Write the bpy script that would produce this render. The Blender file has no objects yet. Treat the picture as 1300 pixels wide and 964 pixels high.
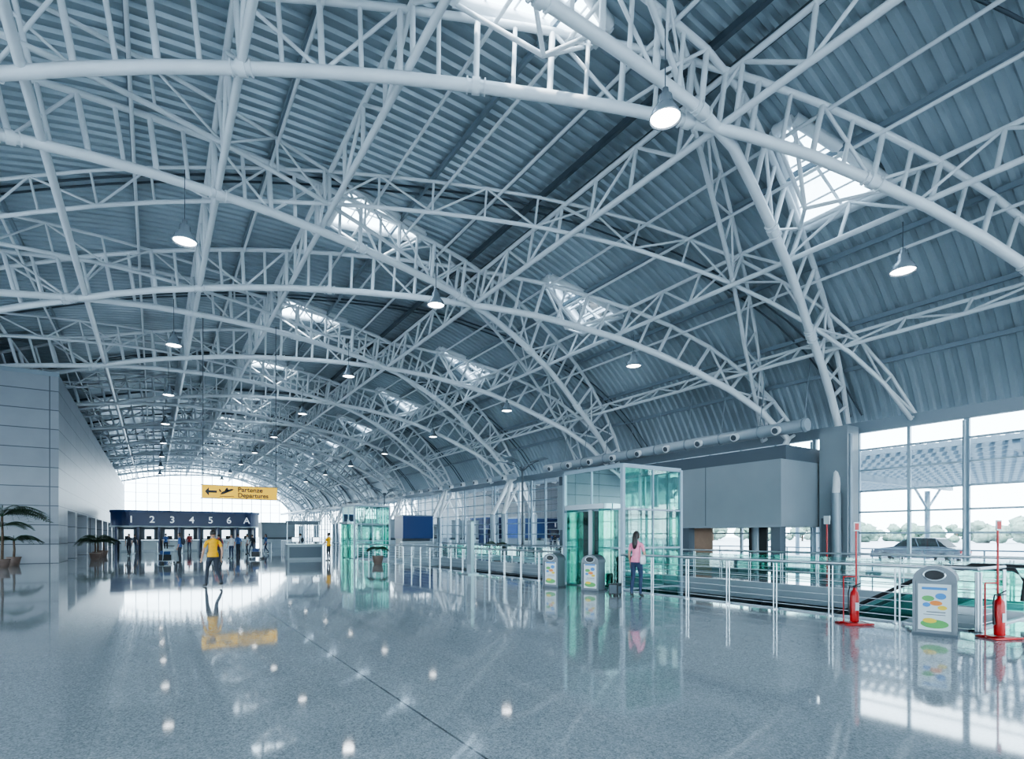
import bpy, math, random
from mathutils import Vector, Matrix
random.seed(4)
scene = bpy.context.scene
F=700.0; TH=math.atan(0.65)
BAY=11.6; YC0=9.2; YEND=125.0; YNEAR=-14.0

# ------------------------------------------------------------ materials
def mat(name, col, rough=0.5, metal=0.0, emit=None, estr=0.0, noise=0.0, nscale=5.0, spec=0.5, coat=0.0):
    m=bpy.data.materials.new(name); m.use_nodes=True
    nt=m.node_tree; b=nt.nodes['Principled BSDF']
    b.inputs['Base Color'].default_value=(*col,1)
    b.inputs['Roughness'].default_value=rough
    b.inputs['Metallic'].default_value=metal
    b.inputs['Specular IOR Level'].default_value=spec
    b.inputs['Coat Weight'].default_value=coat
    if emit:
        b.inputs['Emission Color'].default_value=(*emit,1); b.inputs['Emission Strength'].default_value=estr
    if noise>0:
        tc=nt.nodes.new('ShaderNodeTexCoord'); n=nt.nodes.new('ShaderNodeTexNoise'); n.inputs['Scale'].default_value=nscale
        n.inputs['Detail'].default_value=6
        r=nt.nodes.new('ShaderNodeMapRange'); r.inputs['From Min'].default_value=.3; r.inputs['From Max'].default_value=.7
        r.inputs['To Min'].default_value=1-noise; r.inputs['To Max'].default_value=1+noise
        mx=nt.nodes.new('ShaderNodeVectorMath'); mx.operation='SCALE'; mx.inputs[0].default_value=col
        nt.links.new(tc.outputs['Object'],n.inputs['Vector']); nt.links.new(n.outputs['Fac'],r.inputs['Value'])
        nt.links.new(r.outputs['Result'],mx.inputs['Scale']); nt.links.new(mx.outputs[0],b.inputs['Base Color'])
    return m
def glass(name, tint, gl=0.1, rough=0.02, gcol=(1,1,1)):
    m=bpy.data.materials.new(name); m.use_nodes=True; nt=m.node_tree
    for n in list(nt.nodes):
        if n.type!='OUTPUT_MATERIAL': nt.nodes.remove(n)
    out=[n for n in nt.nodes][0]
    t=nt.nodes.new('ShaderNodeBsdfTransparent'); t.inputs[0].default_value=(*tint,1)
    g=nt.nodes.new('ShaderNodeBsdfGlossy'); g.inputs['Roughness'].default_value=rough; g.inputs[0].default_value=(*gcol,1)
    fr=nt.nodes.new('ShaderNodeFresnel'); fr.inputs[0].default_value=1.45
    ad=nt.nodes.new('ShaderNodeMath'); ad.operation='MULTIPLY_ADD'; ad.inputs[1].default_value=1.0; ad.inputs[2].default_value=gl
    ad.use_clamp=True
    mx=nt.nodes.new('ShaderNodeMixShader')
    nt.links.new(fr.outputs[0],ad.inputs[0]); nt.links.new(ad.outputs[0],mx.inputs[0])
    nt.links.new(t.outputs[0],mx.inputs[1]); nt.links.new(g.outputs[0],mx.inputs[2]); nt.links.new(mx.outputs[0],out.inputs[0])
    return m

M_white=mat('white_steel_paint',(0.80,0.83,0.855),0.35,noise=.04,nscale=1.5)
M_roof=mat('corrugated_metal',(0.41,0.475,0.515),0.32,0.42,noise=.12,nscale=.35)
M_dark=mat('dark_steel',(0.07,0.09,0.11),0.5)
M_midgrey=mat('grey_steel',(0.26,0.31,0.35),0.4,0.3)
M_frame=mat('window_frame_steel',(0.30,0.38,0.44),0.35,0.3)
M_inox=mat('brushed_stainless',(0.50,0.56,0.60),0.28,0.9)
M_glass=glass('window_glass',(0.94,0.98,1.0),0.0)
M_green=glass('green_glass',(0.62,0.87,0.82),0.10,gcol=(.75,1,.94))
M_green2=glass('green_glass_edge',(0.36,0.68,0.61),0.12,gcol=(.7,1,.92))
M_black=mat('black_rubber',(0.012,0.013,0.016),0.5)
M_block=mat('grey_blue_panel',(0.25,0.295,0.325),0.5,noise=.04,nscale=1)
M_blockd=mat('dark_blue_panel',(0.08,0.105,0.13),0.4)
M_blue=mat('navy_panel',(0.010,0.028,0.10),0.35)
M_blueb=mat('blue_panel',(0.012,0.045,0.16),0.4)
M_yel=mat('sign_yellow',(0.85,0.48,0.0),0.4,emit=(1,.52,0.0),estr=.45)
M_counter=mat('counter_laminate',(0.36,0.42,0.47),0.3)
M_red=mat('red_enamel',(0.45,0.010,0.010),0.3)
M_redd=mat('dark_red',(0.25,0.02,0.03),0.4)
M_lamp=mat('lamp_emitter',(1,1,1),0.4,emit=(.95,.98,1),estr=12)
M_lampshell=mat('lamp_shell',(0.45,0.50,0.55),0.25,0.6)
M_screen=mat('lit_screen',(0.6,0.75,0.9),0.4,emit=(.75,.9,1),estr=2.2)
M_beige=mat('beige_wall',(0.5,0.33,0.24),0.6,noise=.05)
M_asph=mat('asphalt',(0.33,0.35,0.37),0.9,noise=.15,nscale=.6)
M_leaf=mat('leaf_green',(0.02,0.06,0.025),0.5,noise=.4,nscale=3)
M_leafo=mat('hazed_foliage',(0.13,0.19,0.15),0.8,noise=.4,nscale=2)  # foliage lightened, distance haze is put into its base colour
M_soil=mat('potting_soil',(0.04,0.03,0.02),0.9)
M_pot=mat('terracotta',(0.18,0.13,0.11),0.7,noise=.1)
M_trunk=mat('bark',(0.10,0.07,0.05),0.9,noise=.3,nscale=8)
M_paper=mat('poster_white',(0.55,0.62,0.64),0.4)
M_num=mat('sign_lettering_white',(0.8,0.84,0.88),0.4,emit=(.8,.9,1),estr=.5)
M_pgreen=mat('poster_green',(0.10,0.36,0.10),0.4)
M_pyel=mat('poster_yellow',(0.7,0.5,0.05),0.4)
M_pblue=mat('poster_blue',(0.05,0.22,0.5),0.4)
M_porange=mat('poster_orange',(0.7,0.22,0.04),0.4)
M_bin=mat('bin_grey',(0.13,0.15,0.17),0.4,0.4)

def floor_mat():
    m=bpy.data.materials.new('polished_terrazzo'); m.use_nodes=True; nt=m.node_tree; b=nt.nodes['Principled BSDF']
    N=nt.nodes.new; L=nt.links.new
    tc=N('ShaderNodeTexCoord')
    v=N('ShaderNodeTexVoronoi'); v.inputs['Scale'].default_value=85
    n=N('ShaderNodeTexNoise'); n.inputs['Scale'].default_value=22; n.inputs['Detail'].default_value=8
    n2=N('ShaderNodeTexNoise'); n2.inputs['Scale'].default_value=.5
    for q in (v,n,n2): L(tc.outputs['Object'],q.inputs['Vector'])
    bw=N('ShaderNodeRGBToBW'); L(v.outputs['Color'],bw.inputs[0])
    cr=N('ShaderNodeValToRGB'); cr.color_ramp.elements[0].color=(.16,.18,.20,1); cr.color_ramp.elements[1].color=(.44,.48,.51,1)
    cr.color_ramp.elements[0].position=.15; cr.color_ramp.elements[1].position=.75
    mm=N('ShaderNodeMath'); mm.operation='MULTIPLY_ADD'; mm.inputs[1].default_value=.6
    m2=N('ShaderNodeMath'); m2.operation='MULTIPLY'; m2.inputs[1].default_value=.4
    L(n.outputs['Fac'],m2.inputs[0]); L(bw.outputs[0],mm.inputs[0]); L(m2.outputs[0],mm.inputs[2]); L(mm.outputs[0],cr.inputs[0])
    br=N('ShaderNodeTexBrick'); br.offset=0; br.inputs['Scale'].default_value=1; br.inputs['Brick Width'].default_value=1.2
    br.inputs['Row Height'].default_value=1.2; br.inputs['Mortar Size'].default_value=.005
    br.inputs['Color1'].default_value=(1,1,1,1); br.inputs['Color2'].default_value=(.95,.95,.95,1); br.inputs['Mortar'].default_value=(.85,.85,.85,1)
    br2=N('ShaderNodeTexBrick'); br2.offset=0; br2.inputs['Scale'].default_value=1; br2.inputs['Brick Width'].default_value=8.4
    br2.inputs['Row Height'].default_value=25.2; br2.inputs['Mortar Size'].default_value=.011
    br2.inputs['Color1'].default_value=(1,1,1,1); br2.inputs['Color2'].default_value=(1,1,1,1); br2.inputs['Mortar'].default_value=(.35,.35,.35,1)
    mp=N('ShaderNodeMapping'); mp.inputs['Location'].default_value=(-2.0,1.0,0); L(tc.outputs['Object'],mp.inputs[0])
    L(mp.outputs[0],br.inputs['Vector']); L(mp.outputs[0],br2.inputs['Vector'])
    a=N('ShaderNodeMixRGB'); a.blend_type='MULTIPLY'; a.inputs[0].default_value=1
    c=N('ShaderNodeMixRGB'); c.blend_type='MULTIPLY'; c.inputs[0].default_value=1
    L(cr.outputs[0],a.inputs[1]); L(br.outputs[0],a.inputs[2]); L(a.outputs[0],c.inputs[1]); L(br2.outputs[0],c.inputs[2])
    L(c.outputs[0],b.inputs['Base Color'])
    rr=N('ShaderNodeMapRange'); rr.inputs['To Min'].default_value=.02; rr.inputs['To Max'].default_value=.08
    L(n2.outputs['Fac'],rr.inputs['Value']); L(rr.outputs[0],b.inputs['Roughness'])
    b.inputs['Specular IOR Level'].default_value=1.0
    b.inputs['IOR'].default_value=1.7
    return m
M_floor=floor_mat()
def stone_mat():
    m=bpy.data.materials.new('stone_cladding'); m.use_nodes=True; nt=m.node_tree; b=nt.nodes['Principled BSDF']
    N=nt.nodes.new; L=nt.links.new
    tc=N('ShaderNodeTexCoord'); sp=N('ShaderNodeSeparateXYZ'); L(tc.outputs['Object'],sp.inputs[0])
    ad=N('ShaderNodeMath'); L(sp.outputs[0],ad.inputs[0]); L(sp.outputs[1],ad.inputs[1])
    cb=N('ShaderNodeCombineXYZ'); L(ad.outputs[0],cb.inputs[0]); L(sp.outputs[2],cb.inputs[1])
    br=N('ShaderNodeTexBrick'); br.offset=0; br.inputs['Scale'].default_value=1; br.inputs['Brick Width'].default_value=3.0
    br.inputs['Row Height'].default_value=1.1; br.inputs['Mortar Size'].default_value=.026
    br.inputs['Color1'].default_value=(.30,.32,.35,1); br.inputs['Color2'].default_value=(.26,.28,.31,1); br.inputs['Mortar'].default_value=(.07,.08,.10,1)
    L(cb.outputs[0],br.inputs['Vector'])
    n=N('ShaderNodeTexNoise'); n.inputs['Scale'].default_value=1.2; n.inputs['Detail'].default_value=8; L(tc.outputs['Object'],n.inputs['Vector'])
    r=N('ShaderNodeMapRange'); r.inputs['To Min'].default_value=.88; r.inputs['To Max'].default_value=1.12; L(n.outputs['Fac'],r.inputs['Value'])
    mx=N('ShaderNodeVectorMath'); mx.operation='SCALE'; L(br.outputs[0],mx.inputs[0]); L(r.outputs[0],mx.inputs['Scale'])
    L(mx.outputs[0],b.inputs['Base Color']); b.inputs['Roughness'].default_value=.45
    return m
M_stone=stone_mat()

# ------------------------------------------------------------ mesh builder
class MB:
    def __init__(s): s.v=[]; s.f=[]; s.m=[]; s.sm=[]; s.mats=[]; s.X=Matrix()
    def mi(s,m):
        if m not in s.mats: s.mats.append(m)
        return s.mats.index(m)
    def add(s,vs,fs,m,smooth=False):
        o=len(s.v); i=s.mi(m)
        for p in vs: s.v.append(tuple(s.X@Vector(p)))
        for f in fs: s.f.append(tuple(o+k for k in f)); s.m.append(i); s.sm.append(smooth)
    def box(s,x0,x1,y0,y1,z0,z1,m):
        s.add([(x0,y0,z0),(x1,y0,z0),(x1,y1,z0),(x0,y1,z0),(x0,y0,z1),(x1,y0,z1),(x1,y1,z1),(x0,y1,z1)],
              [(0,3,2,1),(4,5,6,7),(0,1,5,4),(1,2,6,5),(2,3,7,6),(3,0,4,7)],m)
    def tube(s,pts,r,m,n=8,closed=False,flat=1.0):
        pts=[Vector(p) for p in pts]; vs=[]; fs=[]; K=len(pts)
        for i,p in enumerate(pts):
            if closed: t=pts[(i+1)%K]-pts[i-1]
            elif i==0: t=pts[1]-p
            elif i==K-1: t=p-pts[-2]
            else: t=(pts[i+1]-p).normalized()+(p-pts[i-1]).normalized()
            if t.length<1e-9: t=Vector((0,0,1))
            t.normalize()
            up=Vector((0,1,0)) if abs(t.y)<.8 else Vector((0,0,1))
            a=t.cross(up).normalized(); b=a.cross(t)
            rr=r[i] if isinstance(r,(list,tuple)) else r
            for k in range(n):
                an=2*math.pi*k/n; vs.append(p+a*math.cos(an)*rr+b*math.sin(an)*rr*flat)
        R=K if closed else K-1
        for i in range(R):
            for k in range(n):
                j=(i+1)%K
                fs.append((i*n+k,i*n+(k+1)%n,j*n+(k+1)%n,j*n+k))
        s.add(vs,fs,m,True)
        if not closed:
            s.add(vs[:n],[tuple(range(n))[::-1]],m); s.add(vs[-n:],[tuple(range(n))],m)
    def lathe(s,c,prof,m,n=16,sx=1,sy=1):
        vs=[];fs=[]
        for (r,z) in prof:
            for k in range(n):
                a=2*math.pi*k/n; vs.append((c[0]+r*math.cos(a)*sx,c[1]+r*math.sin(a)*sy,c[2]+z))
        for i in range(len(prof)-1):
            for k in range(n): fs.append((i*n+k,i*n+(k+1)%n,(i+1)*n+(k+1)%n,(i+1)*n+k))
        s.add(vs,fs,m,True)
    def ball(s,c,r,m,sx=1,sy=1,sz=1,n=12,fn=None):
        h=n//2+1
        vs=[];fs=[]
        for i in range(h+1):
            ph=math.pi*i/h
            for k in range(n):
                a=2*math.pi*k/n
                d=Vector((math.sin(ph)*math.cos(a),math.sin(ph)*math.sin(a),-math.cos(ph)))
                q=fn(d) if fn else 1.0
                vs.append((c[0]+d.x*r*sx*q,c[1]+d.y*r*sy*q,c[2]+d.z*r*sz*q))
        for i in range(h):
            for k in range(n): fs.append((i*n+k,i*n+(k+1)%n,(i+1)*n+(k+1)%n,(i+1)*n+k))
        s.add(vs,fs,m,True)
    def quad(s,a,b,c,d,m): s.add([a,b,c,d],[(0,1,2,3)],m)
    def prism(s,poly,x0,x1,m,axis='x'):
        n=len(poly)
        if axis=='x': vs=[(x0,a,b) for a,b in poly]+[(x1,a,b) for a,b in poly]
        elif axis=='y': vs=[(a,x0,b) for a,b in poly]+[(a,x1,b) for a,b in poly]
        else: vs=[(a,b,x0) for a,b in poly]+[(a,b,x1) for a,b in poly]
        fs=[tuple(range(n))[::-1],tuple(range(n,2*n))]+[(i,(i+1)%n,n+(i+1)%n,n+i) for i in range(n)]
        s.add(vs,fs,m)
    def build(s,name,parent=None):
        me=bpy.data.meshes.new(name); me.from_pydata(s.v,[],s.f)
        for m in s.mats: me.materials.append(m)
        me.polygons.foreach_set('material_index',s.m); me.polygons.foreach_set('use_smooth',s.sm); me.update()
        o=bpy.data.objects.new(name,me); scene.collection.objects.link(o)
        if parent: o.parent=parent
        return o
def place(x,y,z=0,rot=0): return Matrix.Translation((x,y,z))@Matrix.Rotation(rot,4,'Z')

# ------------------------------------------------------------ roof section (x,z)
KP=[(25.0,5.9),(24.3,7.3),(23.0,9.1),(20.8,11.1),(17.5,12.9),(12.7,14.4),(6,14.9),(0,14.6),(-5,13.7),(-10,12.4),(-14,10.8),(-17,9.0),(-19.3,6.6)]
def cr(p0,p1,p2,p3,t):
    return tuple(.5*((2*b)+(-a+c)*t+(2*a-5*b+4*c-d)*t*t+(-a+3*b-3*c+d)*t**3) for a,b,c,d in zip(p0,p1,p2,p3))
dense=[]
for i in range(len(KP)-1):
    p0=KP[max(i-1,0)];p3=KP[min(i+2,len(KP)-1)]
    for k in range(40): dense.append(cr(p0,KP[i],KP[i+1],p3,k/40))
dense.append(KP[-1])
S=[0]
for a,b in zip(dense,dense[1:]): S.append(S[-1]+math.hypot(a[0]-b[0],a[1]-b[1]))
TOT=S[-1]
def at(s):
    s=max(0,min(TOT-1e-6,s))
    lo,hi=0,len(S)-1
    while hi-lo>1:
        mid=(lo+hi)//2
        if S[mid]<=s: lo=mid
        else: hi=mid
    t=(s-S[lo])/(S[hi]-S[lo]); a,b=dense[lo],dense[hi]
    x=a[0]+(b[0]-a[0])*t; z=a[1]+(b[1]-a[1])*t
    a2=dense[max(0,lo-6)];b2=dense[min(len(S)-1,hi+6)]
    tx,tz=b2[0]-a2[0],b2[1]-a2[1]; l=math.hypot(tx,tz)
    return x,z,-tz/l,tx/l      # inward normal
def s_of_x(x):
    for i in range(len(dense)-1):
        if dense[i+1][0]<=x: 
            t=(dense[i][0]-x)/(dense[i][0]-dense[i+1][0]); return S[i]+t*(S[i+1]-S[i])
    return TOT
def inw(s,dep):
    x,z,nx,nz=at(s)
    return x+nx*dep, z+nz*dep
def skin_z(x): 
    if x>=25: return 5.9
    return at(s_of_x(x))[1]

HW=1.45; HN=.3
tris=[]
k=0
while YC0+BAY*k<YEND-6:
    yc=YC0+BAY*k
    ya=yc+1.6
    tris.append([(6.2,ya-HW),(6.2,ya+HW),(9.8,ya+HN),(9.8,ya-HN)])
    tris.append([(18.9,yc-HW),(18.9,yc+HW),(15.5,yc+HN),(15.5,yc-HN)])
    k+=1
def in_sky(x,y):
    for t in tris:
        xs,xa=t[0][0],t[2][0]
        lo,hi=min(xs,xa),max(xs,xa)
        if lo<=x<=hi:
            yc=(t[0][1]+t[1][1])/2; w=HN+(HW-HN)*abs(x-xa)/abs(xs-xa)
            if abs(y-yc)<=w: return True
    return False

# corrugated roof
NS=190
ss=[TOT*i/NS for i in range(NS+1)]
ys=[];off=[]
y=YNEAR
while y<62:
    for dy,o in ((0,0),(.14,0),(.20,.09),(.34,.09)): ys.append(y+dy); off.append(o)
    y+=.40
while y<YEND+.5: ys.append(y); off.append(0); y+=.5
secs=[(at(s)) for s in ss]
V=[];Fc=[]
for (x,z,nx,nz) in secs:
    for yy,o in zip(ys,off): V.append((x-nx*o,yy,z-nz*o))
ny=len(ys)
for i in range(NS):
    xm=(secs[i][0]+secs[i+1][0])/2
    sk=(6.0<xm<10) or (15.3<xm<19.1)
    for j in range(ny-1):
        if sk and in_sky(xm,(ys[j]+ys[j+1])/2): continue
        Fc.append((i*ny+j,i*ny+j+1,(i+1)*ny+j+1,(i+1)*ny+j))
me=bpy.data.meshes.new('ceiling'); me.from_pydata(V,[],Fc); me.materials.append(M_roof); me.update()
o=bpy.data.objects.new('ceiling',me); scene.collection.objects.link(o)

for t in tris:
    b=MB()
    def up(x,y,d=0.05):
        xx,zz=inw(s_of_x(x),d); return (xx,y,zz)
    for i in range(4):
        p,q=t[i],t[(i+1)%4]; n=8
        b.tube([up(p[0]+(q[0]-p[0])*j/n,p[1]+(q[1]-p[1])*j/n) for j in range(n+1)],.17,M_white,6)
    yc=(t[0][1]+t[1][1])/2; xs,xa=t[0][0],t[2][0]
    W=lambda x: HN+(HW-HN)*abs(x-xa)/abs(xs-xa)
    for j in range(1,5):
        x=xs+(xa-xs)*j/5
        b.tube([up(x,yc-W(x),-.05),up(x,yc+W(x),-.05)],.035,M_white,5)
    b.tube([up(xs+(xa-xs)*j/8,yc,-.05) for j in range(9)],.05,M_white,5)
    n=6
    for j in range(n):
        xA=xs+(xa-xs)*j/n; xB=xs+(xa-xs)*(j+1)/n
        b.quad(up(xA,yc-W(xA),-.12),up(xA,yc+W(xA),-.12),up(xB,yc+W(xB),-.12),up(xB,yc-W(xB),-.12),M_glass)
    for (px,py) in ((xs,yc-HW),(xs,yc+HW),(xa,yc-HN),(xa,yc+HN)):
        b.tube([up(px,py,.1),up((xs+xa)/2,yc,1.6)],.06,M_white,6)
    b.build('skylight')

def truss(gL, gR, yc, near, light=False):
    def Y(x): return yc+(gR if x>13 else gL)*(x-13)
    b=MB()
    n=28; s0=.5; s1=TOT-.3
    st=[s0+(s1-s0)*i/n for i in range(n+1)]
    up=[];lo=[]
    D=1.45 if light else 2.0
    for s in st:
        x,z=inw(s,.30); up.append((x,Y(x),z))
        dep=D
        if s<6: dep=D*.5+D*.5*s/6
        x2,z2=inw(s,dep); lo.append((x2,Y(x),z2))
    nn=10 if near else 6
    if light:
        b.tube([(24.3,Y(24.3),6.15)]+lo,.08,M_white,6); b.tube(up,.065,M_white,6)
        for i in range(n+1): 
            b.tube([up[i],lo[i]],.045,M_white,5)
            if i<n: b.tube([lo[i],up[i+1]] if i%2 else [up[i],lo[i+1]],.042,M_white,5)
        b.build('roof_truss'); return
    foot=(22.9,Y(23.2),3.2)
    b.tube([foot]+lo,.145,M_white,nn)
    b.tube([(24.2,Y(23.5),5.2)]+up,.095,M_white,nn)
    b.tube([(22.9,Y(23.2),3.3),(23.1,Y(23.2),-4.4)],.19,M_midgrey,8)
    b.tube([foot,(24.2,Y(23.5),5.4)],.09,M_white,6)
    for i in range(n+1):
        b.tube([up[i],lo[i]],.08,M_white,8 if near else 5)
        if i<n:
            m1=[(a+c)/2 for a,c in zip(up[i],up[i+1])]; m2=[(a+c)/2 for a,c in zip(lo[i],lo[i+1])]
            b.tube([m1,m2],.062,M_white,6)
        if i<n and (i%4==1): b.tube([up[i],lo[i+1]],.05,M_white,6)
        if i<n and (i%4==2): b.tube([lo[i],up[i+1]],.05,M_white,6)
        if near and i%3==0 and 0<i<n:
            a=Vector(lo[i]); d=(Vector(lo[i+1])-Vector(lo[i-1])).normalized()
            b.tube([a-d*.10,a+d*.10],.19,M_white,10)
            for e in (-.22,.22): b.tube([a+d*(e-.02),a+d*(e+.02)],.19,M_white,10)
    b.build('roof_truss')
def YC(k): return YC0+BAY*k if k<=0 else 22.6+BAY*(k-1)
for k in range(-2,10):
    yc=YC(k)
    truss(-.47 if k<1 else -.52,-.5 if k<1 else -.75,yc,k<4)
    truss(-.03 if k<1 else .20,.22,yc,k<4)
    truss(.45,.45,yc+1.0,k<4,True)
truss(-.5,-.6,16.2,True,True)

b=MB()
def lon(x,dep,r,m=M_white,n=8):
    xx,zz=inw(s_of_x(x),dep); b.tube([(xx,YNEAR,zz),(xx,YEND,zz)],r,m,n)
def lont(x,dA,dB,r):
    xa,za=inw(s_of_x(x),dA); xb,zb=inw(s_of_x(x),dB)
    b.tube([(xa,YNEAR,za),(xa,YEND,za)],r,M_white,8); b.tube([(xb,YNEAR,zb),(xb,YEND,zb)],r*1.15,M_white,8)
    y=YNEAR; f=0
    while y<YEND-2:
        b.tube([(xa,y,za),(xb,y,zb)],r*.8,M_white,6)
        if f%2==0: b.tube([(xa,y,za),(xb,y+1.9,zb)],r*.65,M_white,6)
        else: b.tube([(xb,y,zb),(xa,y+1.9,za)],r*.65,M_white,6)
        y+=1.9; f+=1
lont(13,.35,1.9,.085); lont(5.3,.3,1.7,.09); lont(1.6,.3,1.9,.09); lont(18.6,.3,1.8,.075); lont(22.6,.3,1.2,.065)
lon(-2.9,1.9,.12); lon(-7,.4,.09); lont(-10,.3,1.6,.08)
for x in (9,15.6,3.4,10.8,20.6,-.6,7.2,17,-4.8): lon(x,.4,.055)
b.build('longitudinal_roof_beams')
b=MB()
for x in (23.6,22.4,20.2,17.0,14.3,11,8.6,3.4,-.6,-4.6,-8.5,-12.5,-15.5):
    xx,zz=inw(s_of_x(x),.10); 
    b.box(xx-.05,xx+.05,YNEAR,YEND,zz-.10,zz+.06,M_midgrey)
for x in (12.2,13.1):
    xx,zz=inw(s_of_x(x),.18); b.box(xx-.07,xx+.07,YNEAR,YEND,zz-.10,zz+.1,M_dark)
for k in range(-1,10):
    yc=YC0+BAY*k-3.8
    for dd in (0,.45):
        pts=[]
        for i in range(31):
            s=.8+(TOT-1.5)*i/30; x,z=inw(s,.12); pts.append((x,yc+dd-.5*(x-13),z))
        b.tube(pts,.045,M_dark,4)
b.build('roof_purlins')

# ------------------------------------------------------------ floors
b=MB()
b.box(-19.4,11.4,YNEAR,YEND,-.5,0,M_floor)
b.box(11.4,24.2,YNEAR,3.5,-.5,0,M_floor)
b.box(11.4,24.2,36,YEND,-.5,0,M_floor)
b.box(17.2,24.2,3.5,36,-.5,0,M_floor)
b.build('floor')
b=MB(); b.box(11.2,24.2,3.3,36.2,-4.9,-4.5,M_floor)
b.build('floor_lower_level')
b=MB()
b.box(11.2,11.4,3.3,36,-4.5,-.5,M_block); b.box(11.4,24.2,3.3,3.5,-4.5,-.5,M_block); b.box(24.2,24.4,3.3,36,-4.5,-.0,M_block)
b.box(11.4,24.2,36,36.2,-4.5,-.5,M_block)
b.build('wall_lower_level')
b=MB()
for (x0,x1,y0,y1) in ((17.12,17.2,3.5,36),(11.4,11.46,3.5,36),(11.4,17.2,3.5,3.56),(11.4,17.2,35.94,36)):
    b.box(x0,x1,y0,y1,-.55,.03,M_counter)
b.build('trim_slab_edge')

# ------------------------------------------------------------ walls
b=MB()
XL=-4.6
b.box(-19.2,XL,41,YEND-.5,3.2,10.9,M_stone)
b.box(-19.2,XL-1.2,41,YEND-.5,0,3.2,M_stone)
b.box(XL-1.2,XL,41,45.0,0,3.2,M_stone)
b.box(-19.2,XL+.03,40.97,41.0,10.75,11.0,M_midgrey)
yy=49
while yy<YEND-2:
    b.box(XL-1.2,XL,yy,yy+1.2,0,3.2,M_stone); yy+=8
b.build('wall_left')
b=MB()
yy=45
while yy<YEND-6:
    for j in range(3):
        y0=yy+j*2.2+.0
        b.box(XL-1.12,XL-1.1,y0,y0+2.1,.05,2.9,M_screen if j!=1 else M_blockd)
        b.box(XL-1.1,XL-1.02,y0+2.1,y0+2.2,0,3.2,M_frame)
    yy+=8
b.build('window_shopfront')

def glaz_wall(name, X, y0, y1, z0, ztop, gx=1.8, gz=.85, side=1):
    b=MB()
    n=int(round((y1-y0)/gx)); 
    for i in range(n+1):
        y=y0+(y1-y0)*i/n
        big=(i%3==0)
        w=.08 if big else .05
        b.box(X-.07,X+.07,y-w,y+w,z0,ztop,M_frame)
        if big: b.tube([(X-side*.28,y,z0),(X-side*.28,y,ztop-.3)],.05,M_frame,6)
    z=z0; 
    while z<ztop-.2:
        b.box(X-.05,X+.05,y0,y1,z-.035,z+.035,M_frame); z+=gz
    b.box(X-.12,X+.12,y0,y1,ztop-.2,ztop+.25,M_midgrey)
    b.box(X-.12,X+.12,y0,y1,z0-.02,z0+.12,M_midgrey)
    b.quad((X,y0,z0),(X,y1,z0),(X,y1,ztop),(X,y0,ztop),M_glass)
    b.build(name)
glaz_wall('window_1',24.4,YNEAR,YEND,0,6.0)
glaz_wall('window_2',-19.2,YNEAR,41,0,6.7,side=-1)
def end_wall(name,Y):
    b=MB()
    x=-19
    while x<24.5:
        zt=skin_z(min(x,24.9))
        b.box(x-.05,x+.05,Y-.08,Y+.08,0,zt,M_frame)
        x2=min(x+1.8,24.6); zt2=skin_z(min(x2,24.9))
        b.quad((x,Y,0),(x2,Y,0),(x2,Y,zt2),(x,Y,zt),M_glass)
        z=1.2
        while z<14.5:
            zz=min(zt,zt2)
            if z<zz: b.box(x,x2,Y-.05,Y+.05,z-.03,z+.03,M_frame)
            z+=1.7
        x+=1.8
    b.build(name)
end_wall('window_3',YEND); end_wall('window_4',YNEAR)

# office block
b=MB()
X0=20.5; X9=24.0
b.box(X0,X9,12.3,26.5,1.95,4.6,M_block)
for y in (15.8,19.4,23.0): b.box(X0-.012,X0,y-.012,y+.012,1.95,4.6,M_blockd)
b.box(X0-.02,X0,12.3,26.5,1.93,2.02,M_midgrey)
b.box(X0+.5,X9,12.4,27.0,4.6,5.2,M_blockd)
for y in (12.6,17,21.6,26.2): b.box(X0+.1,X0+.5,y-.2,y+.2,0,1.95,M_blockd)
b.box(22.9,23.0,17.3,19.6,0,1.95,M_beige); b.box(22.9,23.0,14.4,15.3,0,1.95,M_black)
b.box(22.9,23.0,19.6,20.4,0,1.95,M_blockd); b.box(22.9,23.0,21.6,22.6,0,1.95,M_beige); b.box(22.8,22.88,23.5,25.2,.3,1.6,M_redd)
b.box(22.9,23.0,15.3,17.3,0,.5,M_block)
b.build('office_block')
b=MB()
b.box(23.1,24.0,11.1,12.2,0,6.0,M_block); b.box(23.05,23.1,11.3,12.1,0,2.3,M_blockd)
b.tube([(22.95,10.9,0),(22.95,10.9,5.6)],.08,M_midgrey,8)
b.build('service_column')

# duct with nozzles
b=MB()
dx,dz=21.5,5.95
b.tube([(dx,y_,dz) for y_ in (11.8,14,18,22,26,29)],.25,M_counter,20)
y_=11.9
while y_<28.5:
    b.tube([(dx,y_,dz),(dx,y_+.05,dz)],.28,M_midgrey,20)
    b.tube([(dx-.2,y_+1.0,dz-.05),(dx-.43,y_+1.0,dz-.12)],[.15,.18],M_white,14)
    b.tube([(dx-.42,y_+1.0,dz-.12),(dx-.46,y_+1.0,dz-.13)],.12,M_dark,14)
    b.tube([(dx,y_+.03,dz+.3),(dx+.4,y_+.03,dz+2.6)],.02,M_midgrey,5)
    y_+=1.9
b.build('ventilation_duct')
b=MB()
b.tube([(22.4,34,6.0),(22.4,YEND-2,6.0)],.2,M_counter,10)
y_=35
while y_<100:
    b.tube([(22.2,y_,5.95),(21.9,y_,5.9)],.18,M_white,10); b.tube([(21.91,y_,5.9),(21.88,y_,5.9)],.12,M_dark,10); y_+=2.2
b.build('ventilation_duct')

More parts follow.
